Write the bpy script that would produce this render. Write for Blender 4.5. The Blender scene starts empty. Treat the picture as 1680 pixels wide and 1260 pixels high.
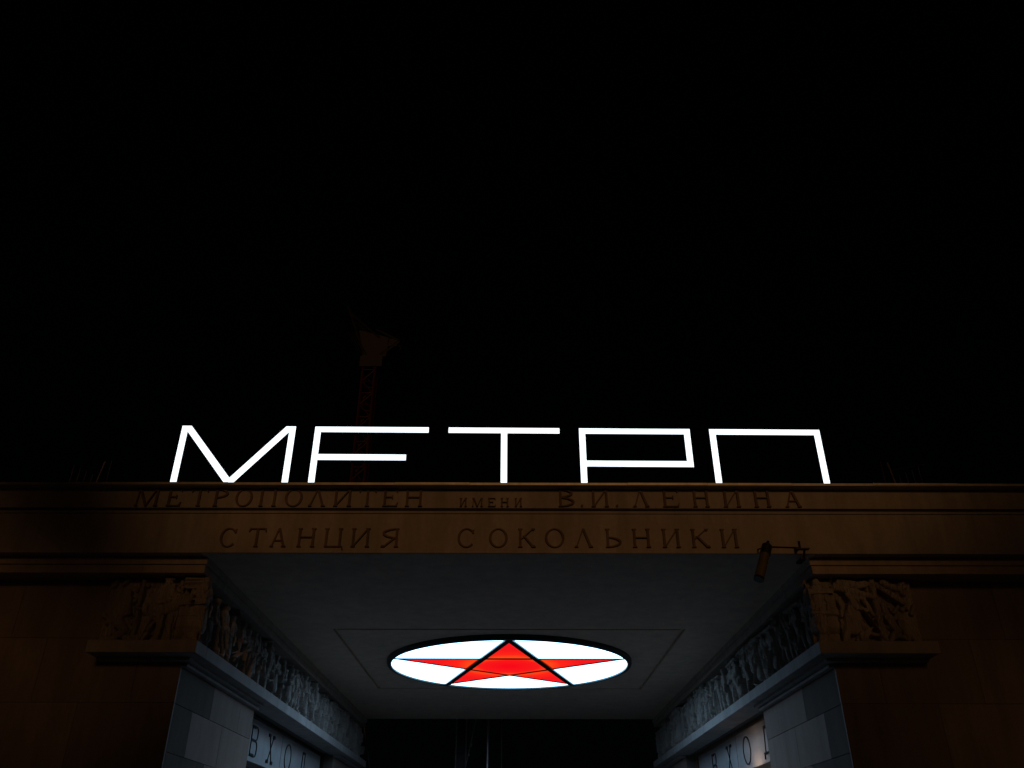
import bpy, bmesh, math, random
import numpy as np
from mathutils import Vector, Matrix

S = bpy.context.scene
COL = S.collection
R = math.radians
EYE = 1.6                                  # eye height; most heights below are given from the eye

# ---------------------------------------------------------------- camera
cd = bpy.data.cameras.new("camera")
cam = bpy.data.objects.new("camera", cd)
COL.objects.link(cam)
cd.sensor_width = 36.0
cd.lens = 36.0 * 1360 / 1680
cd.clip_start = 0.1
cd.clip_end = 2000
cam.matrix_world = (Matrix.Translation((0.05, 0, EYE)) @ Matrix.Rotation(R(90) + math.atan(0.581), 4, 'X')
                    @ Matrix.Rotation(R(0.10), 4, 'Z'))
S.camera = cam

# ---------------------------------------------------------------- night sky, the one far warm light, exposure
SUN_EL, SUN_AZ = 14.0, 5.0                 # from behind the camera, a little from the right
w = bpy.data.worlds.new("World")
S.world = w
w.use_nodes = True
nt = w.node_tree
bg = nt.nodes["Background"]
sky = nt.nodes.new("ShaderNodeTexSky")
sky.sky_type = 'NISHITA'
sky.sun_disc = False
sky.sun_elevation = R(SUN_EL)
sky.sun_rotation = R(180 - SUN_AZ)
nt.links.new(sky.outputs[0], bg.inputs[0])
bg.inputs[1].default_value = 0.00008

ld = bpy.data.lights.new("sun", 'SUN')
ld.energy = 0.195
ld.angle = R(8)
ld.color = (1.0, 0.47, 0.17)
sun = bpy.data.objects.new("sun", ld)
COL.objects.link(sun)
dvec = Vector((-math.sin(R(SUN_AZ)) * math.cos(R(SUN_EL)), math.cos(R(SUN_AZ)) * math.cos(R(SUN_EL)), -math.sin(R(SUN_EL))))
sun.rotation_euler = dvec.to_track_quat('-Z', 'Y').to_euler()
sun.location = (2, -20, 12)

S.view_settings.view_transform = 'Standard'
S.view_settings.look = 'None'
S.view_settings.exposure = 0
S.view_settings.gamma = 1
S.cycles.max_bounces = 8
S.cycles.diffuse_bounces = 5

# ---------------------------------------------------------------- materials
def new_mat(name):
    m = bpy.data.materials.new(name)
    m.use_nodes = True
    return m, m.node_tree, m.node_tree.nodes["Principled BSDF"]

def ramp(nt, stops):
    r = nt.nodes.new("ShaderNodeValToRGB")
    e = r.color_ramp.elements
    while len(e) < len(stops):
        e.new(0.5)
    for k, (p, c) in enumerate(stops):
        e[k].position = p
        e[k].color = (*c, 1)
    return r

def coords(nt):
    g = nt.nodes.new("ShaderNodeNewGeometry")
    return g.outputs["Position"], g

def noise(nt, vec, scale, detail=5, rough=0.6):
    n = nt.nodes.new("ShaderNodeTexNoise")
    n.inputs["Scale"].default_value = scale
    n.inputs["Detail"].default_value = detail
    n.inputs["Roughness"].default_value = rough
    nt.links.new(vec, n.inputs["Vector"])
    return n

def stone(name, base, var=0.25, slab=0.0, rough=0.75, bump=0.15, grain=60, stain=0.35):
    m, nt, b = new_mat(name)
    L = nt.links
    v, g = coords(nt)
    n1 = noise(nt, v, 1.3, 8, 0.65)
    n2 = noise(nt, v, 14, 6, 0.7)
    dk = [c * (1 - var) for c in base]
    lt = [min(1, c * (1 + var * 0.6)) for c in base]
    r1 = ramp(nt, [(0.3, dk), (0.7, lt)])
    mixf = nt.nodes.new("ShaderNodeMix"); mixf.data_type = 'FLOAT'
    mixf.inputs[0].default_value = 0.4
    L.new(n1.outputs[0], mixf.inputs[2]); L.new(n2.outputs[0], mixf.inputs[3])
    L.new(mixf.outputs[0], r1.inputs[0])
    col = r1.outputs[0]
    # rain streaks and grime with a shape of their own
    mp = nt.nodes.new("ShaderNodeMapping"); mp.inputs["Scale"].default_value = (2.2, 2.2, 0.35)
    L.new(v, mp.inputs[0])
    n3 = noise(nt, mp.outputs[0], 1.6, 7, 0.7)
    r3 = ramp(nt, [(0.35, (1 - stain,) * 3), (0.62, (1, 1, 1))])
    L.new(n3.outputs[0], r3.inputs[0])
    mx = nt.nodes.new("ShaderNodeMix"); mx.data_type = 'RGBA'; mx.blend_type = 'MULTIPLY'
    mx.inputs[0].default_value = 1
    L.new(col, mx.inputs[6]); L.new(r3.outputs[0], mx.inputs[7])
    col = mx.outputs[2]
    if slab:
        rr = ramp(nt, [(0, (1 - slab,) * 3), (1, (1, 1, 1))])
        L.new(g.outputs["Random Per Island"], rr.inputs[0])
        m2 = nt.nodes.new("ShaderNodeMix"); m2.data_type = 'RGBA'; m2.blend_type = 'MULTIPLY'
        m2.inputs[0].default_value = 1
        L.new(col, m2.inputs[6]); L.new(rr.outputs[0], m2.inputs[7])
        col = m2.outputs[2]
    L.new(col, b.inputs["Base Color"])
    b.inputs["Roughness"].default_value = rough
    b.inputs["Specular IOR Level"].default_value = 0.2
    n4 = noise(nt, v, grain, 4, 0.6)
    bp = nt.nodes.new("ShaderNodeBump"); bp.inputs["Strength"].default_value = bump; bp.inputs["Distance"].default_value = 0.02
    L.new(n4.outputs[0], bp.inputs["Height"]); L.new(bp.outputs[0], b.inputs["Normal"])
    return m

def plain(name, base, rough=0.5, metal=0.0, var=0.2, scale=8):
    m, nt, b = new_mat(name)
    v, g = coords(nt)
    n = noise(nt, v, scale)
    r = ramp(nt, [(0.3, [c * (1 - var) for c in base]), (0.7, [min(1, c * (1 + var)) for c in base])])
    nt.links.new(n.outputs[0], r.inputs[0]); nt.links.new(r.outputs[0], b.inputs["Base Color"])
    b.inputs["Roughness"].default_value = rough
    b.inputs["Metallic"].default_value = metal
    return m

M_FASCIA = stone("plastered_stone", (0.45, 0.41, 0.37), 0.18, stain=0.25)
M_SLABF = stone("front_stone_slabs", (0.36, 0.30, 0.26), 0.15, slab=0.22, rough=0.6, bump=0.08, stain=0.25)
M_QUOIN = stone("dark_corner_stone", (0.15, 0.118, 0.092), 0.2, rough=0.8, bump=0.08, stain=0.25)
M_SLAB = stone("stone_slabs", (0.40, 0.305, 0.255), 0.15, slab=0.35, rough=0.7, bump=0.08, stain=0.2)
M_TRIM = stone("stone_trim", (0.43, 0.41, 0.40), 0.15, stain=0.25)
M_MOULD = stone("moulding_stone", (0.46, 0.39, 0.33), 0.15, stain=0.25)
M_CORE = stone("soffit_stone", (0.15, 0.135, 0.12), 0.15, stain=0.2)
M_RELIEF = stone("relief_stone", (0.45, 0.41, 0.37), 0.3, bump=0.5, grain=35, stain=0.45)
M_LETTER = stone("letter_stone", (0.21, 0.155, 0.11), 0.25, bump=0.1)
M_CEIL = stone("ceiling_plaster", (0.76, 0.60, 0.48), 0.12, bump=0.06, stain=0.18)
M_PAVE = stone("paving", (0.145, 0.14, 0.135), 0.25, bump=0.1)
M_ZINC = plain("zinc_flashing", (0.45, 0.42, 0.36), 0.45, 0.6)
M_BLACK = plain("black_painted_metal", (0.02, 0.022, 0.026), 0.4, 0.0)
M_GREY = plain("dark_grey_metal", (0.06, 0.06, 0.065), 0.45, 0.3)
M_STEEL = plain("galvanised_steel", (0.42, 0.42, 0.42), 0.32, 0.8)
M_BRONZE = plain("bronze_paint", (0.02, 0.017, 0.014), 0.45, 0.2)
M_WOOD = plain("oak_frame", (0.16, 0.085, 0.045), 0.45, 0, 0.3, 20)
M_TAN = plain("tan_lamp_housing", (0.12, 0.10, 0.055), 0.55)
M_RED = plain("red_mast_paint", (0.048, 0.003, 0.002), 0.6)
M_HEAD = plain("rusty_brown_paint", (0.008, 0.004, 0.0012), 0.6)
M_LENS = plain("dark_lens", (0.02, 0.015, 0.015), 0.08)

def emission(name, col, strength):
    m = bpy.data.materials.new(name); m.use_nodes = True
    nt = m.node_tree
    nt.nodes.remove(nt.nodes["Principled BSDF"])
    e = nt.nodes.new("ShaderNodeEmission")
    e.inputs[0].default_value = (*col, 1); e.inputs[1].default_value = strength
    nt.links.new(e.outputs[0], nt.nodes["Material Output"].inputs[0])
    return m, nt, e

M_TUBE, _, _ = emission("sign_light", (0.86, 0.95, 1.0), 1.7)
M_WHITE, nt_, e_ = emission("opal_glass", (0.36, 0.70, 1.0), 4.7)
M_WARM, _, _ = emission("warm_bulb", (1.0, 0.62, 0.40), 150.0)
# red glass: brighter and more orange where the tubes behind it run, near the central pentagon's edge
M_REDGL, nt_, e_ = emission("red_glass", (0.7, 0.03, 0.02), 1.0)
def red_nodes(nt, e, centre, radius):
    v, g = coords(nt)
    sub = nt.nodes.new("ShaderNodeVectorMath"); sub.operation = 'DISTANCE'
    nt.links.new(v, sub.inputs[0]); sub.inputs[1].default_value = centre
    mul = nt.nodes.new("ShaderNodeMath"); mul.operation = 'DIVIDE'; mul.inputs[1].default_value = radius
    nt.links.new(sub.outputs["Value"], mul.inputs[0])
    n = noise(nt, v, 1.7, 3)
    ad = nt.nodes.new("ShaderNodeMath"); ad.operation = 'MULTIPLY_ADD'; ad.inputs[1].default_value = 0.10
    nt.links.new(n.outputs[0], ad.inputs[0]); nt.links.new(mul.outputs[0], ad.inputs[2])
    rp = ramp(nt, [(0.10, (0.94, 0.003, 0.009)), (0.30, (0.95, 0.010, 0.010)), (0.40, (1.0, 0.065, 0.010)), (0.50, (1.02, 0.018, 0.009)), (0.68, (0.90, 0.009, 0.012)), (1.0, (0.85, 0.014, 0.016))])
    nt.links.new(ad.outputs[0], rp.inputs[0]); nt.links.new(rp.outputs[0], e.inputs[0])

def frosted(name):
    m = bpy.data.materials.new(name); m.use_nodes = True
    nt = m.node_tree; nt.nodes.remove(nt.nodes["Principled BSDF"])
    v, g = coords(nt)
    n = noise(nt, v, 3)
    r = ramp(nt, [(0.3, (0.52, 0.54, 0.55)), (0.7, (0.62, 0.63, 0.63))])
    nt.links.new(n.outputs[0], r.inputs[0])
    d = nt.nodes.new("ShaderNodeBsdfDiffuse"); t = nt.nodes.new("ShaderNodeBsdfTranslucent")
    nt.links.new(r.outputs[0], d.inputs[0]); nt.links.new(r.outputs[0], t.inputs[0])
    mx = nt.nodes.new("ShaderNodeMixShader"); mx.inputs[0].default_value = 0.35
    nt.links.new(d.outputs[0], mx.inputs[1]); nt.links.new(t.outputs[0], mx.inputs[2])
    gl = nt.nodes.new("ShaderNodeBsdfGlossy"); gl.inputs["Roughness"].default_value = 0.25
    m2 = nt.nodes.new("ShaderNodeMixShader"); m2.inputs[0].default_value = 0.05
    nt.links.new(mx.outputs[0], m2.inputs[1]); nt.links.new(gl.outputs[0], m2.inputs[2])
    nt.links.new(m2.outputs[0], nt.nodes["Material Output"].inputs[0])
    return m
M_FROST = frosted("frosted_glass")

# ---------------------------------------------------------------- mesh helpers (heights measured from the eye, lifted by EYE on linking)
class MB:
    def __init__(s):
        s.v = []; s.f = []
    def add(s, vs, fs):
        o = len(s.v); s.v += [tuple(p) for p in vs]; s.f += [tuple(i + o for i in f) for f in fs]
        return s
    def box(s, x0, x1, y0, y1, z0, z1):
        vs = [(x, y, z) for x in (x0, x1) for y in (y0, y1) for z in (z0, z1)]
        return s.add(vs, [(0, 1, 3, 2), (4, 6, 7, 5), (0, 4, 5, 1), (2, 3, 7, 6), (0, 2, 6, 4), (1, 5, 7, 3)])
    def prism(s, poly, f0, f1):
        """poly: 2-D points; f0, f1 map a 2-D point to the front and the back position"""
        n = len(poly)
        vs = [f0(*p) for p in poly] + [f1(*p) for p in poly]
        fs = [tuple(range(n)), tuple(range(2 * n - 1, n - 1, -1))]
        fs += [(i, i + n, (i + 1) % n + n, (i + 1) % n) for i in range(n)]
        return s.add(vs, fs)
    def strip(s, a, b, f0, f1, closed=False):
        n = len(a); o = len(s.v)
        s.v += [tuple(f0(*p)) for p in a] + [tuple(f0(*p)) for p in b] + [tuple(f1(*p)) for p in a] + [tuple(f1(*p)) for p in b]
        for i in range(n if closed else n - 1):
            j = (i + 1) % n
            A, B, C, D = o + i, o + n + i, o + 2 * n + i, o + 3 * n + i
            A2, B2, C2, D2 = o + j, o + n + j, o + 2 * n + j, o + 3 * n + j
            s.f += [(A, B, B2, A2), (C, C2, D2, D), (A, A2, C2, C), (B, D, D2, B2)]
        if not closed:
            for i in (0, n - 1):
                s.f.append((o + i, o + 2 * n + i, o + 3 * n + i, o + n + i))
        return s
    def bar(s, p, q, r, n=8, r2=None):
        p, q = Vector(p), Vector(q); d = (q - p).normalized()
        a = d.orthogonal().normalized(); b = d.cross(a)
        r2 = r if r2 is None else r2
        vs = []
        for c, rr in ((p, r), (q, r2)):
            for k in range(n):
                t = 2 * math.pi * k / n
                vs.append(c + (a * math.cos(t) + b * math.sin(t)) * rr)
        fs = [(k, (k + 1) % n, n + (k + 1) % n, n + k) for k in range(n)] + [tuple(range(n - 1, -1, -1)), tuple(range(n, 2 * n))]
        return s.add(vs, fs)
    def ball(s, c, r, nu=16, nv=10):
        vs = [(c[0], c[1], c[2] - r)]
        for j in range(1, nv):
            ph = -math.pi / 2 + math.pi * j / nv
            for i in range(nu):
                t = 2 * math.pi * i / nu
                vs.append((c[0] + r * math.cos(ph) * math.cos(t), c[1] + r * math.cos(ph) * math.sin(t), c[2] + r * math.sin(ph)))
        vs.append((c[0], c[1], c[2] + r))
        fs = [(0, 1 + (i + 1) % nu, 1 + i) for i in range(nu)]
        for j in range(nv - 2):
            for i in range(nu):
                a = 1 + j * nu + i; b = 1 + j * nu + (i + 1) % nu
                fs.append((a, b, b + nu, a + nu))
        l = len(vs) - 1
        fs += [(l - nu + i, l - nu + (i + 1) % nu, l) for i in range(nu)]
        return s.add(vs, fs)
    def build(s, name, mat, parent=None, bevel=0.0, smooth=False, lift=EYE, fix=True):
        v = np.array(s.v, dtype=float); v[:, 2] += lift
        c = Vector(((v.min(0) + v.max(0)) / 2).tolist())
        if parent is None:
            c.z = float(v[:, 2].min())
        me = bpy.data.meshes.new(name)
        me.from_pydata((v - np.array(c)).tolist(), [], s.f)
        if fix:
            bm = bmesh.new(); bm.from_mesh(me)
            bmesh.ops.recalc_face_normals(bm, faces=bm.faces[:])
            bm.to_mesh(me); bm.free()
        me.materials.append(mat)
        o = bpy.data.objects.new(name, me); COL.objects.link(o)
        pw = Vector((0, 0, 0))
        if parent is not None:
            o.parent = parent
            pw = Vector(parent["_w"])
        o.location = c - pw
        o["_w"] = list(c)
        if smooth:
            me.polygons.foreach_set("use_smooth", [True] * len(me.polygons))
        if bevel:
            b = o.modifiers.new("bevel", 'BEVEL'); b.width = bevel; b.segments = 2; b.limit_method = 'ANGLE'
        return o

def empty(name, loc):
    o = bpy.data.objects.new(name, None); COL.objects.link(o)
    o.location = (loc[0], loc[1], loc[2]); o["_w"] = list(loc)
    return o

def tag(o, label=None, cat=None, group=None, kind=None):
    if label: o["label"] = label
    if cat: o["category"] = cat
    if group: o["group"] = group
    if kind: o["kind"] = kind
    return o

# ---------------------------------------------------------------- ground
g = MB().add([(-400, -400, -EYE), (400, -400, -EYE), (400, 400, -EYE), (-400, 400, -EYE)], [(0, 1, 2, 3)]).build("ground", M_PAVE)
tag(g, kind="structure")

# ---------------------------------------------------------------- the pavilion
PAV = empty("metro_pavilion", (0, 12.5, 0))
tag(PAV, "dim stone metro pavilion with an inscribed lintel over a wide covered passage", "building")

XW, XL, XM = 4.75, 4.42, 4.50              # inner wall, ledge and moulding faces of the passage
YE, YB = 11.87, 27.9                       # front face of the lintel, back end of the passage
XO = 17.0                                  # outer ends of the wings
ZS, ZL, ZC = 2.60, 2.77, 4.0               # ledge underside, ledge top, ceiling

LOWER = MB().box(-XO, XO, YE, 12.30, ZC, 4.612).build("lower_fascia", M_FASCIA, PAV)
MB().box(-XO, XO, 11.85, 12.30, 4.616, 4.654).build("fillet", M_TRIM, PAV)
MB().box(-XO, XO, 11.93, 12.30, 4.656, 4.693).build("groove", M_TRIM, PAV)
UPPER = MB().box(-XO, XO, 11.835, 12.30, 4.695, 4.998).build("upper_fascia", M_FASCIA, PAV)
cn = MB().box(-XO - .2, XO + .2, 11.69, 12.30, 5.0, 5.034).build("cornice", M_TRIM, PAV)
rnd = random.Random(3)
fl = MB(); x = -XO - .2                    # flashing in overlapping sheets, each a little out of line
while x < XO:
    l = rnd.uniform(1.1, 1.3); dz = rnd.uniform(-.003, .003)
    fl.box(x, x + l - .004, 11.672 + rnd.uniform(-.004, .004), 11.686, 5.006 + dz, 5.044 + dz)
    x += l
fl.build("flashing", M_ZINC, cn)
MB().box(-XO, XO, 12.302, 28.2, 4.60, 5.03).build("roof", M_GREY, PAV)

# ceiling with a shallow recessed panel round the lamp
cb = MB()
ZK = ZC - .004
px, py0, py1 = 3.45, 16.4, 22.75
cb.box(-XM - .05, XM + .05, 11.892, py0, ZK, 4.4)
cb.box(-XM - .05, XM + .05, py1, YB, ZK, 4.4)
cb.box(-XM - .05, -px, py0 + .0005, py1 - .0005, ZK, 4.4)
cb.box(px, XM + .05, py0 + .0005, py1 - .0005, ZK, 4.4)
gch = .085                                 # a shallow channel frames the panel round the lamp
cb.box(-px + gch, px - gch, py0 + gch, py1 - gch, ZK, 4.38)
cb.box(-px, px, py0, py1, ZC + .05, 4.39)
cb.build("ceiling", M_CEIL, PAV)

for s in (-1, 1):
    def bx(m, xa, xb, y0, y1, z0, z1):
        return m.box(min(s * xa, s * xb), max(s * xa, s * xb), y0, y1, z0, z1)
    # wall cores
    m = MB()
    bx(m, XW + .05, XO, 12.53, 13.0, -EYE, ZC)                       # front
    bx(m, XW + .05, 5.25, 13.0, 16.45, -EYE, ZS)
    bx(m, XW + .05, 5.25, 24.55, YB, -EYE, ZS)
    bx(m, XW + .16, 5.25, 13.002, YB, ZS + .002, ZC - .002)         # above the doors
    bx(m, XO - .4, XO, 13.002, 28.0, -EYE, ZC)
    bx(m, 5.25, XO - .402, 27.6, 28.0, -EYE, ZC)
    m.build("wall", M_CORE, PAV)
    # stone slabs facing the front
    m = MB()
    rows = [(-1.6, -.7, [5.7, 7.6, 9.3]), (-.7, .2, [6.3, 8.0, 9.9]), (.2, 1.1, [5.5, 7.1, 8.9]), (1.1, 2.0, [6.12, 7.8, 9.4]),
            (2.0, 2.9, [5.39, 6.8, 8.5, 10.1]), (2.9, 3.76, [7.35, 9.0])]
    for z0, z1, js in rows:
        e = [XW] + js + [11.5, 13.0, 14.6, 16.2, XO]
        for a, b in zip(e[:-1], e[1:]):
            bx(m, a + (.002 if a > XW else 0), b - .002, 12.48, 12.528, z0 + .002, z1 - .002)
    m.build("front_slab_facing", M_SLABF, PAV, bevel=.002)
    # slabs on the piers inside the passage
    m, m2, mq = MB(), MB(), MB()
    rows = [(-1.6, -.75, [13.9, 15.3]), (-.75, .1, [13.2, 14.7]), (.1, .75, [14.0, 15.6]), (.75, 1.36, [14.2, 15.5]),
            (1.36, 1.995, [13.27, 14.76]), (1.995, ZS - .002, [14.08, 15.59])]
    for z0, z1, js in rows:
        for mm, y0, y1, jj in ((m, 12.532, 16.45, js), (m2, 24.55, YB, [j + 11.2 for j in js if j + 11.2 > 24.8])):
            e = [y0] + jj + [y1]
            for a, b in zip(e[:-1], e[1:]):
                bx(mq if a == 12.532 and z1 > 1 else mm, XW, XW + .048, a + .003, b - .003, z0 + .003, z1 - .003)
    tag(mq.build("corner_slabs", M_QUOIN, PAV, bevel=.004), "darker corner stones")
    for mm in (m, m2): mm.build("pier_slab_facing", M_SLAB, PAV, bevel=.004)
    # top moulding: two fascias running along the front and into the passage
    m = MB()
    bx(m, XM, XO, 12.05, 12.6, 3.885, 3.998)
    bx(m, XM + .03, XO, 12.08, 12.6, 3.76, 3.883)
    bx(m, XM, 5.0, 12.602, YB + .05, 3.885, 3.998)
    bx(m, XM + .03, 5.0, 12.602, YB + .03, 3.76, 3.883)
    m.build("moulding", M_MOULD, PAV, bevel=.006)
    # ledge under the reliefs, with a smaller moulding below it over the stone
    m = MB()
    bx(m, XL, 5.98 if s < 0 else 6.12, 12.03, 12.49, ZS, ZL)
    bx(m, XL, 4.90, 12.492, YB + .04, ZS, ZL)
    m.build("ledge", M_TRIM, PAV, bevel=.008)
    m = MB()
    bx(m, XW - .16, 5.94 if s < 0 else 6.08, 12.33, 12.50, 2.555, ZS - .002)
    bx(m, XW - .16, XW + .04, 12.502, 16.45, 2.555, ZS - .002)
    bx(m, XW - .08, XW + .04, 12.502, 16.45, 2.50, 2.543)
    bx(MB(), XW - .16, XW + .04, 24.55, YB, 2.545, ZS - .002).build("bed_moulding", M_TRIM, PAV, bevel=.006)
    m.build("bed_moulding", M_TRIM, PAV, bevel=.006)
    # transom light over the doors
    XP = 5.08
    t = bx(MB(), XP, XP + .02, 16.46, 24.54, 1.70, 2.595).build("transom", M_FROST, PAV)
    m = MB()
    bx(m, XP - .07, XP + .035, 16.46, 24.54, 1.62, 1.74)
    bx(m, XP - .05, XP + .10, 16.46, 24.54, 2.53, 2.594)
    bx(m, XP - .05, XP - .002, 24.30, 24.53, 1.742, 2.528)
    m.build("transom_frame", M_WOOD if s > 0 else M_BRONZE, t, bevel=.006)
    bx(MB(), XP - .004, XP - .001, 20.085, 20.10, 1.742, 2.528).build("glazing_bar", M_GREY, t)
    # doors below (the photo ends above them)
    for k in range(4):
        y0 = 16.5 + k * 2.02
        m = MB()
        for a, b in ((y0, y0 + .14), (y0 + 1.84, y0 + 1.98)):
            bx(m, XP - .03, XP + .03, a, b, -EYE + .01, 1.60)
        bx(m, XP - .03, XP + .03, y0 + .142, y0 + 1.838, -EYE + .01, -EYE + .34)
        bx(m, XP - .03, XP + .03, y0 + .142, y0 + 1.838, 1.46, 1.60)
        d = m.build("door", M_WOOD, PAV, bevel=.006)
        bx(MB(), XP - .008, XP + .008, y0 + .143, y0 + 1.837, -EYE + .345, 1.455).build("pane", M_FROST, d)
        MB().bar((s * (XP - .09), y0 + .1, -.55), (s * (XP - .09), y0 + .1, .05), .018).bar((s * (XP - .09), y0 + .1, -.45), (s * (XP - .02), y0 + .1, -.45), .012).bar((s * (XP - .09), y0 + .1, -.05), (s * (XP - .02), y0 + .1, -.05), .012).build("handle", M_STEEL, d)
    PAV["t%d" % s] = 0
    if s < 0: TL = t
    else: TR = t

# ---------------------------------------------------------------- serif letters
def serif_glyph(ch, W, H, heavy=1.0):
    """list of convex polygons and ('s', a, b, closed) strips; x from -W/2 to W/2, y from 0 to H"""
    P = []
    st, th, sh = .125 * H * heavy, .055 * H, .042 * H
    def q(x0, y0, x1, y1, wd):
        P.append([(x0 - wd / 2, y0), (x0 + wd / 2, y0), (x1 + wd / 2, y1), (x1 - wd / 2, y1)])
    def hb(x0, x1, y, t):
        P.append([(x0, y - t / 2), (x1, y - t / 2), (x1, y + t / 2), (x0, y + t / 2)])
    def srf(x, top, wd):
        l = wd * 1.0 + .10 * H
        y0, y1 = (H - sh, H) if top else (0, sh)
        P.append([(x - l / 2, y0), (x + l / 2, y0), (x + l / 2, y1), (x - l / 2, y1)])
        yb = H - sh - .055 * H if top else sh + .055 * H
        ya = H - sh if top else sh
        P.append([(x - l * .38, ya), (x + l * .38, ya), (x + wd / 2, yb), (x - wd / 2, yb)])
    def stem(x, wd=None, t=True, b=True):
        wd = wd or st
        q(x, 0, x, H, wd)
        if t: srf(x, True, wd)
        if b: srf(x, False, wd)
    def arc(cx, cy, rx, ry, a0, a1, tk, tn, n=28, closed=False):
        A, B = [], []
        for i in range(n if closed else n + 1):
            a = R(a0 + (a1 - a0) * i / n)
            c, s_ = math.cos(a), math.sin(a)
            tt = tn + (tk - tn) * abs(c) ** 1.5
            A.append((cx + rx * c, cy + ry * s_)); B.append((cx + (rx - tt) * c, cy + (ry - tt) * s_))
        P.append(('s', A, B, closed))
    l, r = -W / 2, W / 2
    if ch == 'O':
        arc(0, H / 2, W / 2, H / 2 * 1.03, 0, 360, st, th, 40, True)
    elif ch == 'C':
        arc(0, H / 2, W / 2, H / 2 * 1.03, 48, 315, st, th, 36)
        P.append([(W * .30, H * .74), (W * .40, H * .74), (W * .42, H * .97), (W * .33, H * .9)])
    elif ch == 'P':
        x = l + st; stem(x)
        arc(x, H * .73, r - x, H * .27, -90, 90, st, th, 20)
    elif ch == 'B':
        x = l + st; stem(x)
        arc(x, H * .76, (r - x) * .88, H * .24, -90, 90, st, th, 20)
        arc(x, H * .27, (r - x), H * .27, -90, 90, st, th, 20)
    elif ch == 'b':
        x = l + st; stem(x)
        arc(x, H * .28, r - x, H * .28, -90, 90, st, th, 20)
    elif ch == 'T':
        stem(0, t=False); hb(l, r, H - th / 2, th)
        P.append([(l, H - th), (l + .1 * H, H - th), (l + .01 * H, H - .2 * H), (l - .03 * H, H - .2 * H)])
        P.append([(r, H - th), (r - .1 * H, H - th), (r - .01 * H, H - .2 * H), (r + .03 * H, H - .2 * H)])
    elif ch == 'E':
        x = l + st; stem(x)
        hb(x, r * .94, H - th / 2, th); hb(x, W * .18, H * .53, th); hb(x, r, th / 2, th)
        P.append([(r, th), (r - .1 * H, th), (r + .01 * H, .24 * H), (r + .03 * H, .22 * H)])
        P.append([(r * .94, H - th), (r * .94 - .09 * H, H - th), (r * .94, H * .82), (r * .94 + .02 * H, H * .82)])
        P.append([(W * .14, H * .43), (W * .19, H * .43), (W * .19, H * .64), (W * .14, H * .64)])
    elif ch in 'HI' or ch == 'n':
        a, b = l + st, r - st
        stem(a); stem(b)
        if ch == 'H': hb(a, b, H * .52, th)
        elif ch == 'n': hb(a, b, H - th * .6, th)
        else: q(a + st * .3, H * .06, b - st * .3, H * .94, th * 1.5)
    elif ch == 'U':                       # the Cyrillic tse
        a, b = l + st, r - st * 1.2
        stem(a, b=False); stem(b, b=False)
        hb(l + st * .4, r, th / 2, th)
        P.append([(r - th * 1.2, th), (r, th), (r + .01, -.14 * H), (r - th * .4, -.14 * H)])
    elif ch == 'M':
        q(l + st * .8, 0, l + st * 1.3, H, th * 1.3); srf(l + st * .8, False, th * 1.6); srf(l + st * 1.1, True, th * 1.8)
        stem(r - st)
        q(0, 0, l + st * 1.5, H, st); q(0, 0, r - st * 1.4, H, th * 1.2)
    elif ch in 'LA':
        q(l + st * .9, 0, -.01 * H, H, th * 1.3); q(r - st * .9, 0, .0, H, st)
        srf(l + st * .9, False, th * 1.6); srf(r - st * .9, False, st)
        if ch == 'A': hb(l * .55, r * .55, H * .34, th)
    elif ch == 'R':                       # the Cyrillic ya
        x = r - st; stem(x)
        arc(x, H * .73, x - l - .05 * H, H * .27, 90, 270, st, th, 20)
        q(l + st, 0, x - st * .6, H * .5, st); srf(l + st * .9, False, st)
    elif ch == 'K':
        x = l + st; stem(x)
        q(x + st * .3, H * .42, r - st * .9, H, th * 1.3); srf(r - st * .9, True, th * 1.6)
        q(r - st * .8, 0, x + st * 1.5, H * .6, st); srf(r - st * .8, False, st)
    elif ch == '.':
        arc(0, .06 * H, .065 * H, .065 * H, 0, 360, .064 * H, .064 * H, 14, True)
    elif ch == 'X':
        q(l + st, 0, r - st, H, st); q(r - st, 0, l + st, H, th * 1.3)
        for x in (l + st, r - st):
            srf(x, True, st * .8); srf(x, False, st * .8)
    return P

def put_letter(name, polys, f, depth, mat, parent):
    """f(u, v, d): position of letter point (u, v) lifted d off the wall"""
    m = MB()
    for k, p in enumerate(polys):
        dd = depth + k * .0009
        f0 = lambda u, v, d=dd: f(u, v, d)
        f1 = lambda u, v: f(u, v, -.004)
        if p[0] == 's':
            m.strip(p[1], p[2], f0, f1, p[3])
        else:
            m.prism(p, f0, f1)
    return m.build(name, mat, parent)

LINE1 = [('M', -5.512, .36), ('E', -5.102, .215), ('T', -4.721, .235), ('P', -4.39, .215), ('O', -4.037, .262), ('n', -3.669, .27), ('O', -3.278, .27), ('L', -2.92, .264), ('I', -2.529, .28), ('T', -2.152, .245), ('E', -1.807, .23), ('H', -1.444, .272),
         ('B', .883, .25), ('.', 1.118, .03), ('I', 1.395, .27), ('.', 1.651, .038), ('L', 2.017, .252), ('E', 2.47, .245), ('H', 2.934, .255), ('I', 3.404, .266), ('H', 3.867, .258), ('A', 4.332, .25)]
SMALL = [('I', -.688, .117), ('M', -.474, .173), ('E', -.256, .118), ('H', -.057, .13), ('I', .15, .12)]
LINE2 = [('C', -4.175, .26), ('T', -3.754, .25), ('A', -3.431, .245), ('H', -3.015, .276), ('U', -2.61, .285), ('I', -2.206, .285), ('R', -1.764, .265), ('C', -.623, .27), ('O', -.149, .28), ('K', .273, .261), ('O', .691, .29), ('L', 1.12, .279), ('b', 1.567, .24), ('H', 1.985, .275), ('I', 2.428, .274), ('K', 2.863, .273), ('I', 3.298, .265)]
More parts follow.
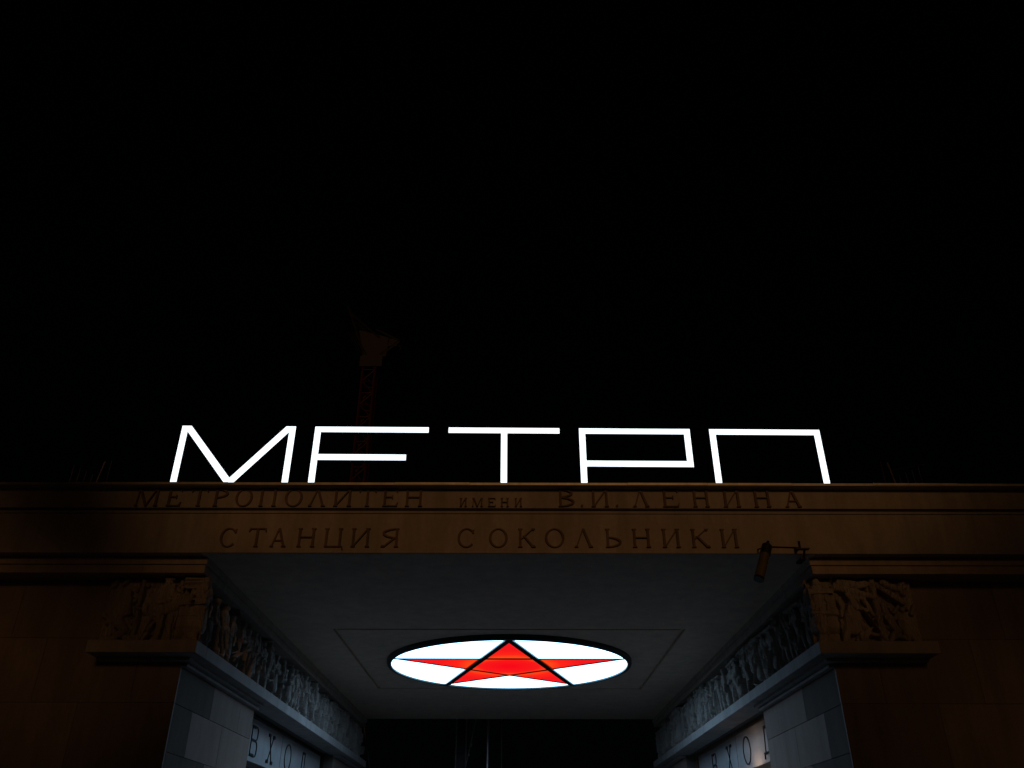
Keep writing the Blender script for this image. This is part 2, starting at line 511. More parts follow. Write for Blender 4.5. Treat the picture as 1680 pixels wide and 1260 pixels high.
for line, z0, h, yf, par, hv in ((LINE1, 4.712, .285, 11.835, UPPER, 1), (SMALL, 4.712, .138, 11.835, UPPER, 1.25), (LINE2, 4.085, .29, YE, LOWER, 1)):
    for ch, xc, wd in line:
        put_letter("inscription_letter", serif_glyph(ch, wd, h, hv), lambda u, v, d, xc=xc, z0=z0, yf=yf: (xc + u, yf - d, z0 + v), .028, M_LETTER, par)

# tall thin letters on the transoms
def thin_glyph(ch, W, H):
    P = []
    t, sl = .020, .085
    def q(x0, y0, x1, y1, wd=t):
        P.append([(x0 - wd / 2, y0), (x0 + wd / 2, y0), (x1 + wd / 2, y1), (x1 - wd / 2, y1)])
    def blk(x, y0, y1, wd):
        P.append([(x - wd / 2, y0), (x + wd / 2, y0), (x + wd / 2, y1), (x - wd / 2, y1)])
    def rr(x0, x1, y0, y1, rad):
        A, B = [], []
        for cx, cy, a0 in ((x1 - rad, y1 - rad, 0), (x0 + .012, y1 - .012, 90), (x0 + .012, y0 + .012, 180), (x1 - rad, y0 + rad, 270)):
            r_ = rad if cx > (x0 + x1) / 2 else .012
            for i in range(9):
                a = R(a0 + 90 * i / 8)
                A.append((cx + r_ * math.cos(a), cy + r_ * math.sin(a)))
                B.append((cx + (r_ - t) * math.cos(a) if r_ > t else cx + .0 + (.012 - t) * math.cos(a), cy + (r_ - t) * math.sin(a) if r_ > t else cy + (.012 - t) * math.sin(a)))
        P.append(('s', A, B, True))
    l, r = -W / 2, W / 2
    if ch == 'B':
        rr(l, r * .9, H * .53, H, .11); rr(l, r, 0, H * .53, .12)
        blk(l + W * .30, 0, .05, W * .58); blk(l + W * .25, H * .50, H * .56, W * .48); blk(l + W * .25, H - .05, H, W * .48)
    elif ch == 'X':
        q(l * .7, 0, r * .7, H); q(r * .7, 0, l * .7, H)
        for x in (l * .72, r * .72):
            blk(x, 0, .06, .14); blk(x, H - .06, H, .14)
    elif ch == 'O':
        A = [(W / 2 * math.cos(2 * math.pi * i / 40), H / 2 + H / 2 * math.sin(2 * math.pi * i / 40)) for i in range(40)]
        B = [((W / 2 - t) * math.cos(2 * math.pi * i / 40), H / 2 + (H / 2 - t * 1.2) * math.sin(2 * math.pi * i / 40)) for i in range(40)]
        P.append(('s', A, B, True))
    elif ch == 'D':                       # the Cyrillic de
        q(l * .6, .07, l * .35, H); q(r * .6, .07, r * .6, H)
        blk(.03, H - .05, H, W * .55); blk(0, .05, .09, W)
        blk(l + .02, -.03, .09, .03); blk(r - .02, -.03, .09, .03)
    return P
for s, tr in ((-1, TL), (1, TR)):
    for ch, yc, wd in (('B', 17.6 if s < 0 else 22.4, .46), ('X', 19.15 if s < 0 else 20.8, .50), ('O', 20.72 if s < 0 else 19.2, .60), ('D', 22.3 if s < 0 else 17.62, .52)):
        if ch == 'B' and s < 0: yc = 17.86
        put_letter("door_letter", thin_glyph(ch, wd, .56), lambda u, v, d, s=s, yc=yc: (s * (5.08 - d), yc + (-s) * u, 1.85 + v), .018, M_BRONZE, tr)

# ---------------------------------------------------------------- carved reliefs: one continuous height field per panel
class Field:
    def __init__(f, W, H, step):
        f.nx, f.ny = int(W / step) + 1, int(H / step) + 1
        f.W, f.H, f.step = W, H, step
        f.h = np.zeros((f.ny, f.nx))
        f.u = np.linspace(0, W, f.nx); f.v = np.linspace(0, H, f.ny)
    def cap(f, x1, y1, r1, x2, y2, r2, z, k=1.0):
        rm = max(r1, r2)
        i0, i1 = np.searchsorted(f.u, [min(x1, x2) - rm, max(x1, x2) + rm])
        j0, j1 = np.searchsorted(f.v, [min(y1, y2) - rm, max(y1, y2) + rm])
        if i1 <= i0 or j1 <= j0: return
        U, V = np.meshgrid(f.u[i0:i1], f.v[j0:j1])
        dx, dy = x2 - x1, y2 - y1
        L2 = dx * dx + dy * dy + 1e-9
        t = np.clip(((U - x1) * dx + (V - y1) * dy) / L2, 0, 1)
        d2 = (U - x1 - t * dx) ** 2 + (V - y1 - t * dy) ** 2
        r = r1 + (r2 - r1) * t
        val = np.where(d2 < r * r, z + k * np.sqrt(np.maximum(r * r - d2, 0)), 0)
        f.h[j0:j1, i0:i1] = np.maximum(f.h[j0:j1, i0:i1], val)
    def finish(f, rng, folds=.030):
        """carved folds and chisel ridges over the limbs, rougher stone between them"""
        U, V = np.meshgrid(f.u, f.v)
        n = np.zeros_like(U)
        for k in range(7):
            a = rng.uniform(-.35, .35); fr = rng.uniform(38, 95)
            ph = (U * math.cos(a) + V * math.sin(a)) * fr + rng.uniform(0, 6.3) + 2.2 * np.sin(V * rng.uniform(4, 11) + U * rng.uniform(-3, 3) + rng.uniform(0, 6)) + 1.3 * np.sin(U * rng.uniform(3, 8) + rng.uniform(0, 6))
            g_ = np.clip(np.sin(U * rng.uniform(2, 7) + rng.uniform(0, 6)) * np.sin(V * rng.uniform(4, 9) + rng.uniform(0, 6)) + .25, 0, 1)
            n += g_ * (1 - np.abs(np.sin(ph))) ** 2.5
        q = np.zeros_like(U)
        for k in range(12):
            a = rng.uniform(0, 3.14); fr = rng.uniform(20, 60)
            q += np.sin((U * math.cos(a) + V * math.sin(a)) * fr + rng.uniform(0, 6.3)) / 12
        f.h = f.h + np.where(f.h > .03, n * folds, q * .03 + n * folds * .3)
        k = np.pad(f.h, 1, mode='edge')
        f.h = np.maximum(.7 * f.h + .075 * (k[:-2, 1:-1] + k[2:, 1:-1] + k[1:-1, :-2] + k[1:-1, 2:]), 0.0)
    def mesh(f, name, mp, parent):
        U, V = np.meshgrid(f.u, f.v)
        pts = mp(U, V, f.h).reshape(-1, 3)
        idx = np.arange(f.nx * f.ny).reshape(f.ny, f.nx)
        q = np.stack([idx[:-1, :-1], idx[:-1, 1:], idx[1:, 1:], idx[1:, :-1]], -1).reshape(-1, 4)
        m = MB(); m.v = pts; m.f = q.tolist()
        return m.build(name, M_RELIEF, parent, smooth=False, fix=False)

def figure(F, x, hgt, rng, z=.10, kind=None, face=1, base=.02):
    """one carved worker; limbs as tapered capsules, s scales a unit-high body"""
    s = hgt; zz = z
    kind = kind or rng.choice(['stand', 'coat', 'pole', 'dig', 'carry', 'raise', 'lean'])
    lean = {'dig': .16, 'lean': .12, 'carry': .07, 'pole': .05}.get(kind, .0) * face + rng.uniform(-.03, .03)
    def P(a, b): return (x + s * (face * a + 0) + s * lean * max(0, b - .1) * 1.3 * 1, base + s * b)
    def C(a, b, r1, c, d, r2, dz=0., k=.62):
        p, q = P(a, b), P(c, d)
        F.cap(p[0], p[1], r1 * s, q[0], q[1], r2 * s, zz + dz, k)
    st = rng.uniform(.05, .17) if kind != 'coat' else .04
    # legs
    kb = rng.uniform(0, .05)
    C(-.05, .50, .072, -st * .8 + kb, .27, .055, -.01); C(-st * .8 + kb, .27, .053, -st, .04, .04, -.015); C(-st, .025, .035, -st + .07, .02, .028)
    C(.05, .50, .072, st * .8 + kb, .28, .055, .01); C(st * .8 + kb, .28, .053, st, .04, .04, .005); C(st, .025, .035, st + .08, .02, .028, .01)
    # trunk, neck, head with cap and face ridge
    C(0, .50, .085, .01, .66, .088, .02); C(.01, .64, .09, .02, .78, .112, .03); C(-.09, .785, .05, .11, .785, .05, .03)
    C(.02, .82, .04, .03, .88, .036, .03); hd = rng.uniform(-.01, .03)
    C(.03 + hd, .915, .056, .035 + hd, .94, .054, .055); C(.085 + hd, .915, .012, .09 + hd, .905, .012, .055)
    if rng.random() < .6: C(-.02 + hd, .965, .03, .10 + hd, .96, .022, .07)
    if kind == 'coat' or rng.random() < .35:
        C(0, .55, .10, 0, .26, .125, .015); C(-.05, .5, .02, -.07, .2, .025, .05); C(.04, .5, .02, .06, .2, .025, .055)
    # arms and what they hold
    def arm(sx, e, h, dz):
        C(sx, .775, .048, e[0], e[1], .040, dz); C(e[0], e[1], .040, h[0], h[1], .030, dz + .015); C(h[0], h[1], .032, h[0] + .01, h[1] - .01, .03, dz + .02)
    if kind == 'pole':
        arm(.12, (.22, .64), (.25, .80), .06); arm(-.10, (.02, .58), (.20, .54), .07)
        C(.27, 1.02, .014, .18, .02, .014, .09)
    elif kind == 'dig':
        arm(.12, (.22, .60), (.30, .46), .06); arm(-.10, (.05, .56), (.22, .52), .08)
        C(.02, .72, .015, .46, .12, .015, .10); C(.44, .14, .04, .50, .05, .03, .10)
    elif kind == 'carry':
        arm(.12, (.2, .72), (.12, .92), .05); arm(-.11, (-.2, .72), (-.12, .92), .05)
        C(-.42, .97, .035, .40, 1.0, .035, .09)
    elif kind == 'raise':
        arm(.12, (.23, .90), (.20, 1.05), .05); arm(-.11, (-.17, .60), (-.10, .48), .05)
        C(.15, 1.05, .02, .32, 1.04, .02, .07)
    elif kind == 'lean':
        arm(.12, (.24, .66), (.36, .70), .05); arm(-.11, (.0, .60), (.16, .62), .07)
        C(.36, .20, .016, .36, 1.0, .016, .07)
    else:
        arm(.12, (.17, .60), (.12, .46) if rng.random() < .5 else (.02, .60), .05); arm(-.11, (-.17, .60), (-.13, .45), .05)

RH = .985
def fill(F, x0, x1, rng, kinds, gap=(.30, .44), zb=.03, zf=.085, hh=.92, back=1.0):
    x = x0 + .12
    while x < x1:                                                   # a back row, shallower
        if rng.random() < back:
            figure(F, x, rng.uniform(.88, .95) * hh, rng, zb, rng.choice(['stand', 'carry', 'raise', 'coat']), rng.choice([-1, 1]), .03)
        x += rng.uniform(*gap) * 1.3
    x = x0
    while x < x1:
        figure(F, x, rng.uniform(.86, 1.0) * hh, rng, zf, rng.choice(kinds), rng.choice([-1, 1]), rng.uniform(.0, .03))
        x += rng.uniform(*gap)
        if rng.random() < .3:
            F.cap(x + .1, .06, .07, x + .18, .05, .06, .08)
    x = x0 - .2
    for k in range(int((x1 - x0) * 4.5)):                           # tools, straps and folds between the figures
        x = rng.uniform(x0, x1); y = rng.uniform(.08, RH - .25); a = rng.choice([rng.uniform(.9, 2.2), rng.uniform(0, 3.14)]); l = rng.uniform(.10, .34)
        F.cap(x, y, rng.uniform(.02, .045), x + l * math.cos(a), min(RH, y + l * math.sin(a)), rng.uniform(.012, .03), rng.uniform(.07, .17))
    for k in range(int((x1 - x0) * 1.1)):                           # thin rods standing proud
        x = rng.uniform(x0, x1); a = rng.choice([rng.uniform(.8, 1.4), rng.uniform(1.75, 2.4)]); l = rng.uniform(.45, .95); y = rng.uniform(.05, .2)
        F.cap(x, y, .013, x + l * math.cos(a), min(RH, y + l * math.sin(a)), .013, rng.uniform(.15, .20))
    x = x0 - .2
    while x < x1:                                                   # rough ground under the feet
        F.cap(x, .0, rng.uniform(.02, .05), x + .15, rng.uniform(0, .02), .03, .08); x += .13

Y0 = 12.20
for s, seed, kinds in ((-1, 11, ['pole', 'dig', 'lean', 'raise', 'coat', 'pole', 'dig', 'stand']), (1, 5, ['stand', 'coat', 'carry', 'lean', 'stand', 'raise'])):
    rng = random.Random(seed)
    F = Field(YB - Y0, RH, .011)
    figure(F, .16, .97, rng, .14, 'coat', -1 if s < 0 else 1)
    fill(F, .62, YB - Y0, rng, kinds, (.44, .62) if s < 0 else (.40, .54), back=.4, zb=.06)
    F.h = np.where(F.h > .015, F.h * 1.25 + .10, F.h)
    F.finish(rng, .012)
    F.mesh("relief_frieze", lambda U, V, h, s=s: np.stack([s * (XW + .10 - h), Y0 + U, ZL - .004 + V], -1), PAV)

# front panels beside the opening
def front_panel(s, W, draw, seed):
    rng = random.Random(seed)
    F = Field(W, RH, .010)
    draw(F, rng)
    for k in range(46):                                              # small shallow carving fills the block
        x, y = rng.uniform(.05, W - .08), rng.uniform(.05, RH - .08); a = rng.uniform(0, 3.14); l = rng.uniform(.04, .16)
        F.cap(x, y, rng.uniform(.02, .05), x + l * math.cos(a), y + l * math.sin(a), rng.uniform(.015, .04), rng.uniform(.03, .07))
    F.h = .10 + F.h * .68                                            # figures stand on a solid block
    F.finish(rng, .016)
    edge = np.clip((W - F.u) / .03 + .25 * np.sin(F.v[:, None] * 17) + .2 * np.sin(F.v[:, None] * 41), 0, 1)
    F.h *= edge
    # u runs outward from the corner
    F.mesh("relief_frieze", lambda U, V, h: np.stack([s * (4.47 + U), 12.475 - h, ZL - .004 + V], -1), PAV)

def left_draw(F, rng):
    F.cap(0, .0, .03, 1.5, .0, .03, .12)
    figure(F, .12, .97, rng, .14, 'stand', -1)
    # bending worker with a barrow wheel at his feet
    figure(F, .40, .88, rng, .08, 'dig', 1)
    F.cap(.34, .62, .11, .62, .50, .09, .12); F.cap(.34, .16, .09, .345, .16, .09, .12)
    F.cap(.30, .74, .02, .62, .60, .02, .16)
    # striding man in the middle with a long bar
    figure(F, .80, .97, rng, .12, 'lean', -1)
    F.cap(.66, .46, .022, 1.02, .52, .022, .17); F.cap(.80, .70, .12, .84, .50, .10, .14)
    F.cap(1.00, .02, .035, 1.01, .93, .035, .12)                     # upright post
    # crouching man with a bent arm at the outer end
    F.cap(1.22, .72, .07, 1.22, .74, .07, .12); F.cap(1.22, .64, .10, 1.30, .36, .11, .10)
    F.cap(1.16, .62, .04, 1.12, .44, .035, .14); F.cap(1.12, .44, .035, 1.32, .40, .03, .15)
    F.cap(1.28, .34, .08, 1.14, .20, .06, .12); F.cap(1.14, .20, .06, 1.34, .04, .045, .11); F.cap(1.32, .30, .07, 1.42, .05, .05, .08)
    F.cap(1.06, .02, .04, 1.45, .03, .04, .13)

def right_draw(F, rng):
    F.cap(0, .0, .03, 1.5, .0, .03, .12)
    figure(F, .13, .97, rng, .14, 'coat', 1)
    figure(F, .34, .90, rng, .07, 'stand', -1)
    F.cap(.16, .90, .05, .55, .86, .06, .10)
    # men heaving on a timber
    figure(F, .56, .92, rng, .11, 'dig', 1)
    F.cap(.40, .84, .05, .98, .70, .05, .17); F.cap(.50, .92, .06, .72, .88, .07, .14); F.cap(.80, .88, .06, .88, .90, .06, .13)
    F.cap(.56, .40, .06, .44, .06, .05, .13); F.cap(.62, .38, .06, .80, .22, .05, .13); F.cap(.80, .22, .05, .70, .04, .04, .13)
    F.cap(.84, .16, .03, .98, .14, .03, .14)
    F.cap(.99, .02, .05, .99, .96, .05, .15)                        # upright prop
    F.cap(1.00, .90, .045, 1.38, .62, .045, .17)                    # raking brace
    F.cap(1.16, .92, .06, 1.20, .90, .06, .13); F.cap(1.28, .86, .055, 1.32, .84, .05, .13)
    F.cap(1.14, .40, .07, 1.22, .22, .06, .10); F.cap(1.22, .22, .05, 1.10, .06, .04, .10); F.cap(1.30, .34, .05, 1.36, .08, .04, .08)
    F.cap(1.20, .14, .03, 1.42, .10, .03, .10)
front_panel(-1, 1.56, left_draw, 21)
front_panel(1, 1.62, right_draw, 8)

# ---------------------------------------------------------------- the round ceiling lamp with its star
LC = Vector((0.0, 19.58, 3.93)); LR = 2.67
red_nodes(nt_, e_, (LC.x, LC.y, LC.z + EYE), LR)
LAMP = empty("ceiling_light", (LC.x, LC.y, LC.z + EYE))
tag(LAMP, "glowing round white ceiling lamp with a red star in a black rim", "ceiling lamp")
def disc_pt(r, a, z=0): return (LC.x + r * math.sin(a), LC.y - r * math.cos(a), LC.z + z)   # a = 0 points at the street
N = 128
ring = MB()
prof = [(LR, .012), (LR, -.03), (LR + .03, -.045), (LR + .085, -.03), (LR + .10, .0), (LR + .10, .10), (LR + .0, .10)]
for i in range(N):
    for r_, z_ in prof: ring.v.append(disc_pt(r_, 2 * math.pi * i / N, z_))
K = len(prof)
for i in range(N):
    for k in range(K):
        a, b = i * K + k, i * K + (k + 1) % K
        a2, b2 = ((i + 1) % N) * K + k, ((i + 1) % N) * K + (k + 1) % K
        ring.f.append((a, b, b2, a2))
ring.build("rim", M_BLACK, LAMP)
T5 = [2 * math.pi * k / 5 for k in range(5)]
tipR = LR * .985
tips = [(tipR * math.sin(t), tipR * math.cos(t)) for t in T5]       # (u, v), v towards the street
inR = tipR * math.cos(R(72)) / math.cos(R(36))
ins = [(inR * math.sin(t + R(36)), inR * math.cos(t + R(36))) for t in T5]
def lp(u, v, z): return (LC.x + u, LC.y - v, LC.z + z)
def pane(poly, mat, name):
    MB().prism(poly, lambda u, v: lp(u, v, 0), lambda u, v: lp(u, v, .012)).build(name, mat, LAMP)
for k in range(5):
    pane([tips[k], ins[k], ins[k - 1]], M_REDGL, "red_pane")
pane(ins, M_REDGL, "red_pane")
for k in range(5):
    a0, a1 = T5[k], T5[k] + R(72)
    arc_ = [(LR * 1.003 * math.sin(a0 + (a1 - a0) * i / 24), LR * 1.003 * math.cos(a0 + (a1 - a0) * i / 24)) for i in range(25)]
    # white pane between two neighbouring points: the arc, then back through the inner corner (two convex halves joined)
    m = MB()
    f0 = lambda u, v: lp(u, v, .001); f1 = lambda u, v: lp(u, v, .013)
    n = len(arc_)
    pts = arc_ + [tips[(k + 1) % 5], ins[k], tips[k]]
    o = len(m.v)
    cpt = ins[k]
    vs = [f0(*cpt)] + [f0(*p) for p in [tips[k]] + arc_ + [tips[(k + 1) % 5]]]
    m.v += vs
    m.f += [(0, i, i + 1) for i in range(1, len(vs) - 1)]
    m.build("white_pane", M_WHITE, LAMP)
def came(p, q, wd, z0, ext=0):
    p, q = Vector(p), Vector(q); d = (q - p).normalized(); n = Vector((-d.y, d.x)) * wd / 2
    p = p - d * ext; q = q + d * ext
    MB().prism([tuple(p - n), tuple(q - n), tuple(q + n), tuple(p + n)], lambda u, v: lp(u, v, z0), lambda u, v: lp(u, v, .002)).build("came", M_BLACK, LAMP)
came(tips[0], tips[2], .13, -.030, .03); came(tips[0], tips[3], .13, -.0285, .03)
came(tips[1], tips[4], .060, -.016, .03); came(tips[1], tips[3], .055, -.0145, .03); came(tips[4], tips[2], .055, -.013, .03)
MB().prism([(LR * math.cos(i * math.pi / 32), LR * math.sin(i * math.pi / 32)) for i in range(64)], lambda u, v: lp(u, v, .075), lambda u, v: lp(u, v, .095)).build("back_plate", M_GREY, LAMP)

# ---------------------------------------------------------------- rooftop sign
SIGN = empty("rooftop_sign", (0, 13.4, 5.03 + EYE))
tag(SIGN, "big white illuminated letters spelling МЕТРО standing on the dark roof edge", "sign")
YAW = 0.0105
def sp(x, z, d): return (x + YAW * d, 13.4 + YAW * x + d, z)
ZT, ZB, T_ = 6.864, 5.46, .107
def sign_letter(polys):
    face, body = MB(), MB()
    for k, p in enumerate(polys):
        e = k * .0006
        face.prism(p, lambda x, z: sp(x, z, -.002 - e), lambda x, z: sp(x, z, .0))
        body.prism(p, lambda x, z: sp(x, z, .0015 + e), lambda x, z: sp(x, z, .13 + e))
    b = body.build("letter", M_GREY, SIGN)
    face.build("light_face", M_TUBE, b)
def rc(x0, x1, z0, z1): return [(x0, z0), (x1, z0), (x1, z1), (x0, z1)]
ML = [rc(-5.90, -5.79, ZB, ZT), rc(-3.965, -3.855, ZB, ZT)]
vx = -4.885
ML.append([(-5.788, ZT), (-5.788, 6.752), (vx - .047, 5.72), (vx, 5.72), (vx, 5.85), (-5.736, ZT)])
ML.append([(-3.967, ZT), (-3.967, 6.752), (vx + .047, 5.72), (vx + .001, 5.72), (vx + .001, 5.85), (-4.028, ZT)])
sign_letter(ML)
sign_letter([rc(-3.505, -3.395, ZB, ZT), rc(-3.394, -1.455, ZT - T_, ZT), rc(-3.394, -1.83, 6.205, 6.317), rc(-3.394, -1.455, ZB, ZB + T_)])
sign_letter([rc(-1.095, .91, ZT - T_, ZT), rc(-.145, -.035, ZB, ZT - T_ - .001)])
sign_letter([rc(1.265, 1.375, ZB, ZT), rc(1.376, 3.165, ZT - T_, ZT), rc(3.166, 3.276, 6.11, ZT), rc(1.376, 3.165, 6.11, 6.222)])
sign_letter([rc(3.63, 3.74, ZB, ZT), rc(3.741, 5.529, ZT - T_, ZT), rc(5.53, 5.64, ZB, ZT), rc(3.741, 5.529, ZB, ZB + T_)])
fr = MB()
for z in (5.40, 5.10):
    fr.bar(sp(-6.1, z, .20), sp(5.85, z, .20), .025)
for k in range(13):
    xx = -5.9 + k * .96
    fr.bar(sp(xx, 5.03, .20), sp(xx, 5.46, .20), .022); fr.bar(sp(xx, 5.03, .9), sp(xx, 5.40, .22), .018)
for xx in (-5.85, -3.91, -3.45, -.09, 1.32, 3.685, 5.585, -2.5, 2.2, 4.6, -4.885):
    fr.bar(sp(xx, 5.03, .06), sp(xx, 5.50, .06), .02)
fr.build("support_frame", M_GREY, SIGN)

# ---------------------------------------------------------------- flood lamp on a bracket at the lintel
FL = empty("floodlight", (4.33, 11.85, 4.0 + EYE))
tag(FL, "tan cylindrical flood lamp hanging from a bracket at the right end of the lintel", "lamp")
top, bot = Vector((3.715, 11.47, 3.965)), Vector((3.50, 11.36, 3.47))
ax = (bot - top).normalized()
body = MB().bar(top + ax * .13, bot, .066, 24, .070).build("housing", M_TAN, FL, smooth=False)
MB().bar(bot - ax * .012, bot + ax * .02, .074, 24).build("lens", M_LENS, body)
MB().bar(top - ax * .02, top + ax * .135, .073, 20, .076).bar(top - ax * .07, top - ax * .02, .03, 12).bar(top - ax * .10, top - ax * .055, .02, 10).build("end_cap", M_BRONZE, FL)
MB().bar(top, (4.27, 11.70, 4.03), .013).bar(top + Vector((.02, .02, .02)), (3.70, 11.86, 4.06), .012).build("arm", M_BRONZE, FL)
MB().bar((4.27, 11.70, 4.02), (4.27, 11.70, 4.13), .018).box(4.20, 4.40, 11.66, 11.74, 4.005, 4.02).bar((4.34, 11.72, 4.02), (4.34, 11.80, 3.90), .018).box(4.30, 4.38, 11.80, 12.05, 3.90, 3.93).bar((4.27, 11.70, 4.03), (4.27, 11.868, 4.03), .012).build("bracket", M_BRONZE, FL)

# ---------------------------------------------------------------- lit globe inside the right-hand vestibule
gl = empty("globe_lamp", (5.46, 18.4, 0.0))
tag(gl, "warm lit globe lamp behind the frosted glass over the right doors", "lamp")
MB().ball((5.46, 18.4, 1.55), .12).build("globe", M_WARM, gl, smooth=True)
MB().bar((5.46, 18.4, 1.43), (5.46, 18.4, -EYE), .02).build("rod", M_BRONZE, gl)

# ---------------------------------------------------------------- red mast behind the sign
CR = empty("tower_mast", (-14.0, 70, 0))
tag(CR, "dim dark red mast with a forked head rising behind the second letter of the sign", "tower")
m = MB()
x0, x1, y0, y1 = -14.55, -13.35, 69.4, 70.6
for xx in (x0, x1):
    for yy in (y0, y1):
        m.bar((xx, yy, -EYE), (xx, yy, 43), .14, 6)
z = -1.0; k = 0
while z < 42:
    for a, b in (((x0, y0), (x1, y0)), ((x1, y0), (x1, y1)), ((x1, y1), (x0, y1)), ((x0, y1), (x0, y0))):
        if k % 2: a, b = b, a
        m.bar((*a, z), (*b, z + 1.3), .07, 5); m.bar((*a, z), (*b, z), .06, 5)
    z += 1.3; k += 1
m.build("mast", M_RED, CR)
MB().box(-14.9, -12.7, 69.2, 70.8, 42.2, 43.4).add([(-14.7, 69.3, 43.4), (-12.4, 69.3, 43.4), (-12.4, 70.7, 43.4), (-14.7, 70.7, 43.4), (-15.3, 69.3, 46.5), (-12.2, 69.3, 45.6), (-12.2, 70.7, 45.6), (-15.3, 70.7, 46.5)],
    [(0, 1, 2, 3), (7, 6, 5, 4), (0, 4, 5, 1), (1, 5, 6, 2), (2, 6, 7, 3), (3, 7, 4, 0)]).build("slewing_platform", M_HEAD, CR)
m = MB()
for yy in (69.4, 70.6):
    m.bar((-14.7, yy, 44.0), (-16.7, yy, 49.4), .16, 6); m.bar((-13.2, yy, 45.6), (-16.4, yy, 48.6), .16, 6)
for k in range(5):
    t = k / 5
    m.bar((-14.7 - 2 * t, 69.4, 44 + 5.4 * t), (-13.2 - 3.2 * t, 69.4, 45.6 + 3 * t), .09, 5); m.bar((-14.7 - 2 * t, 69.4, 44 + 5.4 * t), (-14.7 - 2 * t, 70.6, 44 + 5.4 * t), .09, 5)
for k in range(4):
    m.bar((-16.4 + k * .22, 69.2, 46.2), (-15.0 + k * .22, 69.2, 43.6), .04, 5)
m.build("left_arm", M_HEAD, CR)
m = MB()
for yy in (69.4, 70.6):
    m.bar((-12.9, yy, 43.6), (-11.2, yy, 45.2), .18, 6); m.bar((-13.6, yy, 46.6), (-11.2, yy, 45.3), .16, 6)
m.box(-12.3, -11.4, 69.3, 70.7, 44.6, 45.5)
m.build("right_arm", M_HEAD, CR)

# ---------------------------------------------------------------- posts and wires seen through the passage
p = empty("steel_frame_post", (-1.63, 30, 0))
tag(p, "twin pole post with a crossbar seen dimly through the passage below the star lamp", "post")
for xx in (-1.80, -1.47):
    MB().bar((xx, 30, -EYE), (xx, 30, 5.2), .03).build("upright", M_STEEL, p)
for z in (-.5, 1.6, 3.2, 4.2):
    MB().bar((-1.80, 30, z), (-1.47, 30, z), .02).build("crossbar", M_GREY, p)
MB().box(-1.765, -1.505, 30.02, 30.05, -EYE, 5.1).build("back_panel", M_BRONZE, p)
p = empty("lamp_post", (-.74, 30, 0))
tag(p, "thick pale pole in the middle of the dark opening below the lamp", "post")
MB().bar((-.74, 30, -EYE), (-.74, 30, 5.6), .07, 12, .06).build("pole", M_STEEL, p)
MB().bar((-.74, 30, -EYE), (-.74, 30, -EYE + .5), .13, 12, .11).build("base", M_GREY, p)
p = MB().bar((-.28, 30, -EYE), (-.28, 30, 5.4), .02).bar((-.28, 30, -EYE), (-.28, 30, -EYE + .12), .08, 10).build("thin_pole", M_STEEL)
tag(p, "thinnest dim pole, right of the thick pale pole in the opening", "post")
p = MB().bar((-1.62, 29.4, 1.85), (-.98, 29.4, 4.9), .014).bar((-1.285, 29.4, 3.36), (-1.265, 29.4, 3.46), .04).bar((-1.35, 29.4, 3.08), (-1.335, 29.4, 3.15), .035).build("stay_cable", M_STEEL)
tag(p, "slanting cable with two bright clamps between the dim poles", "cable")
p = MB().bar((-5.46, 32, 5.2), (-4.85, 32, 2.6), .016).build("stay_cable", M_STEEL)
tag(p, "slanting wire at the far left corner of the passage opening", "cable")

# ---------------------------------------------------------------- small steel frames on the roof ends
for s, xa, lab in ((-1, -7.36, "faint steel frame on the roof edge left of the sign"), (1, 6.88, "faint steel frame on the roof edge right of the sign")):
    q = empty("roof_frame", (xa, 14, 5.03 + EYE)); tag(q, lab, "metal frame", "steel frames on the roof ends")
    MB().bar((xa, 14, 5.03), (xa, 14, 6.48), .012).build("post", M_BRONZE, q)
    MB().bar((xa + s * .12, 14, 6.46), (xa + s * .32, 14, 5.03), .022).build("brace", M_GREY, q)
    m = MB()
    for k in range(4):
        m.bar((xa + s * (.35 + k * .11), 14, 5.03), (xa + s * (.28 + k * .13), 14, 6.2 + .06 * k), .014)
    m.bar((xa + s * .12, 14, 6.3), (xa + s * .8, 14, 6.42), .016)
    m.build("rods", M_BRONZE, q)

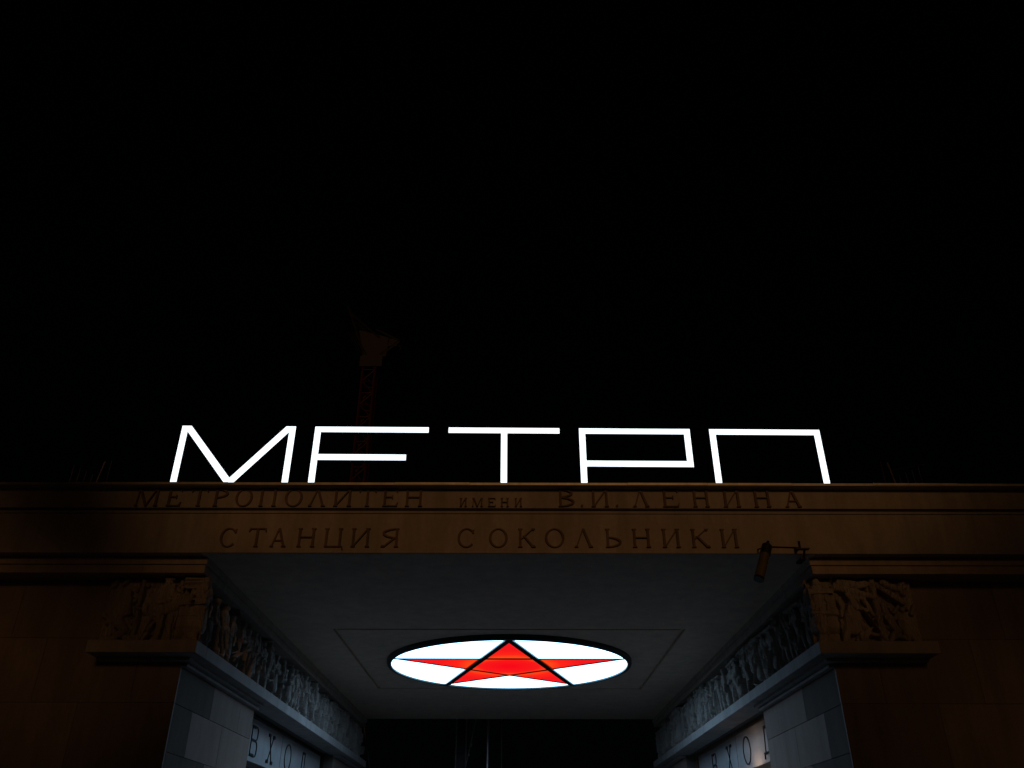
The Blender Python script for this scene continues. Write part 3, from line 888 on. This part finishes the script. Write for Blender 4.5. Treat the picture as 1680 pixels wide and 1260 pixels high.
# ---------------------------------------------------------------- unseen trees added behind the camera to shade the wings and lower walls
M_LEAF = plain("leaf", (0.06, 0.09, 0.03), 0.6, 0, 0.35, 5)
M_BARK = plain("bark", (0.09, 0.07, 0.05), 0.85, 0, 0.3, 12)
def added_shade_tree(x, y, h, r, seed, n=6500):
    rng = random.Random(seed)
    t = empty("added_shade_tree", (x, y, 0))
    tag(t, "leafy tree added out of view behind the camera to shade the pavilion front", "tree", "unseen trees added for shade")
    m = MB(); m.bar((x, y, -EYE), (x + .15, y, h * .42 - EYE), .22, 10, .15).bar((x + .15, y, h * .42 - EYE), (x, y + .1, h * .85 - EYE), .15, 8, .05)
    for k in range(9):
        a = rng.uniform(0, 6.28); z = h * rng.uniform(.35, .65) - EYE; l = r * rng.uniform(.5, .85)
        m.bar((x + .12, y, z), (x + l * math.cos(a), y + l * math.sin(a), z + l * rng.uniform(.4, .9)), .07, 6, .02)
    m.build("trunk", M_BARK, t)
    blobs = []
    for k in range(22):
        a = rng.uniform(0, 6.28); q = r * math.sqrt(rng.random()) * .8; zz = rng.uniform(.32, .92)
        q *= 1 - max(0, zz - .6) * 1.3
        blobs.append((x + q * math.cos(a), y + q * math.sin(a), h * zz - EYE, r * rng.uniform(.28, .45)))
    m = MB()
    for k in range(n):
        bx_, by_, bz_, br = rng.choice(blobs)
        d = Vector((rng.gauss(0, 1), rng.gauss(0, 1), rng.gauss(0, 1))).normalized() * br * rng.random() ** .4
        c = Vector((bx_, by_, bz_)) + d
        u = Vector((rng.gauss(0, 1), rng.gauss(0, 1), rng.gauss(0, 1))).normalized(); v = u.orthogonal().normalized()
        l, w_ = rng.uniform(.10, .2), rng.uniform(.06, .12)
        m.add([c - u * l, c + v * w_, c + u * l, c - v * w_], [(0, 1, 2, 3)])
    m.build("crown", M_LEAF, t, fix=False)
for k, (x, y, h, r, n) in enumerate(((-5.9, -5.5, 13.0, 3.6, 5200), (-12.0, -6.2, 13.5, 4.0, 5000), (-17.5, -5.8, 13.0, 3.8, 6500), (10.9, -5.6, 12.8, 3.6, 4600),
                                     (16.6, -6.0, 13.5, 4.0, 6500), (-2.3, -5.4, 9.3, 3.1, 6500), (6.6, -5.5, 9.3, 3.2, 1900), (2.2, -6.4, 9.0, 2.8, 3500))):
    added_shade_tree(x, y, h, r, 40 + k, n)

for o in bpy.data.objects:
    for k in [k for k in o.keys() if k in ("_w", "t-1", "t1")]:
        del o[k]
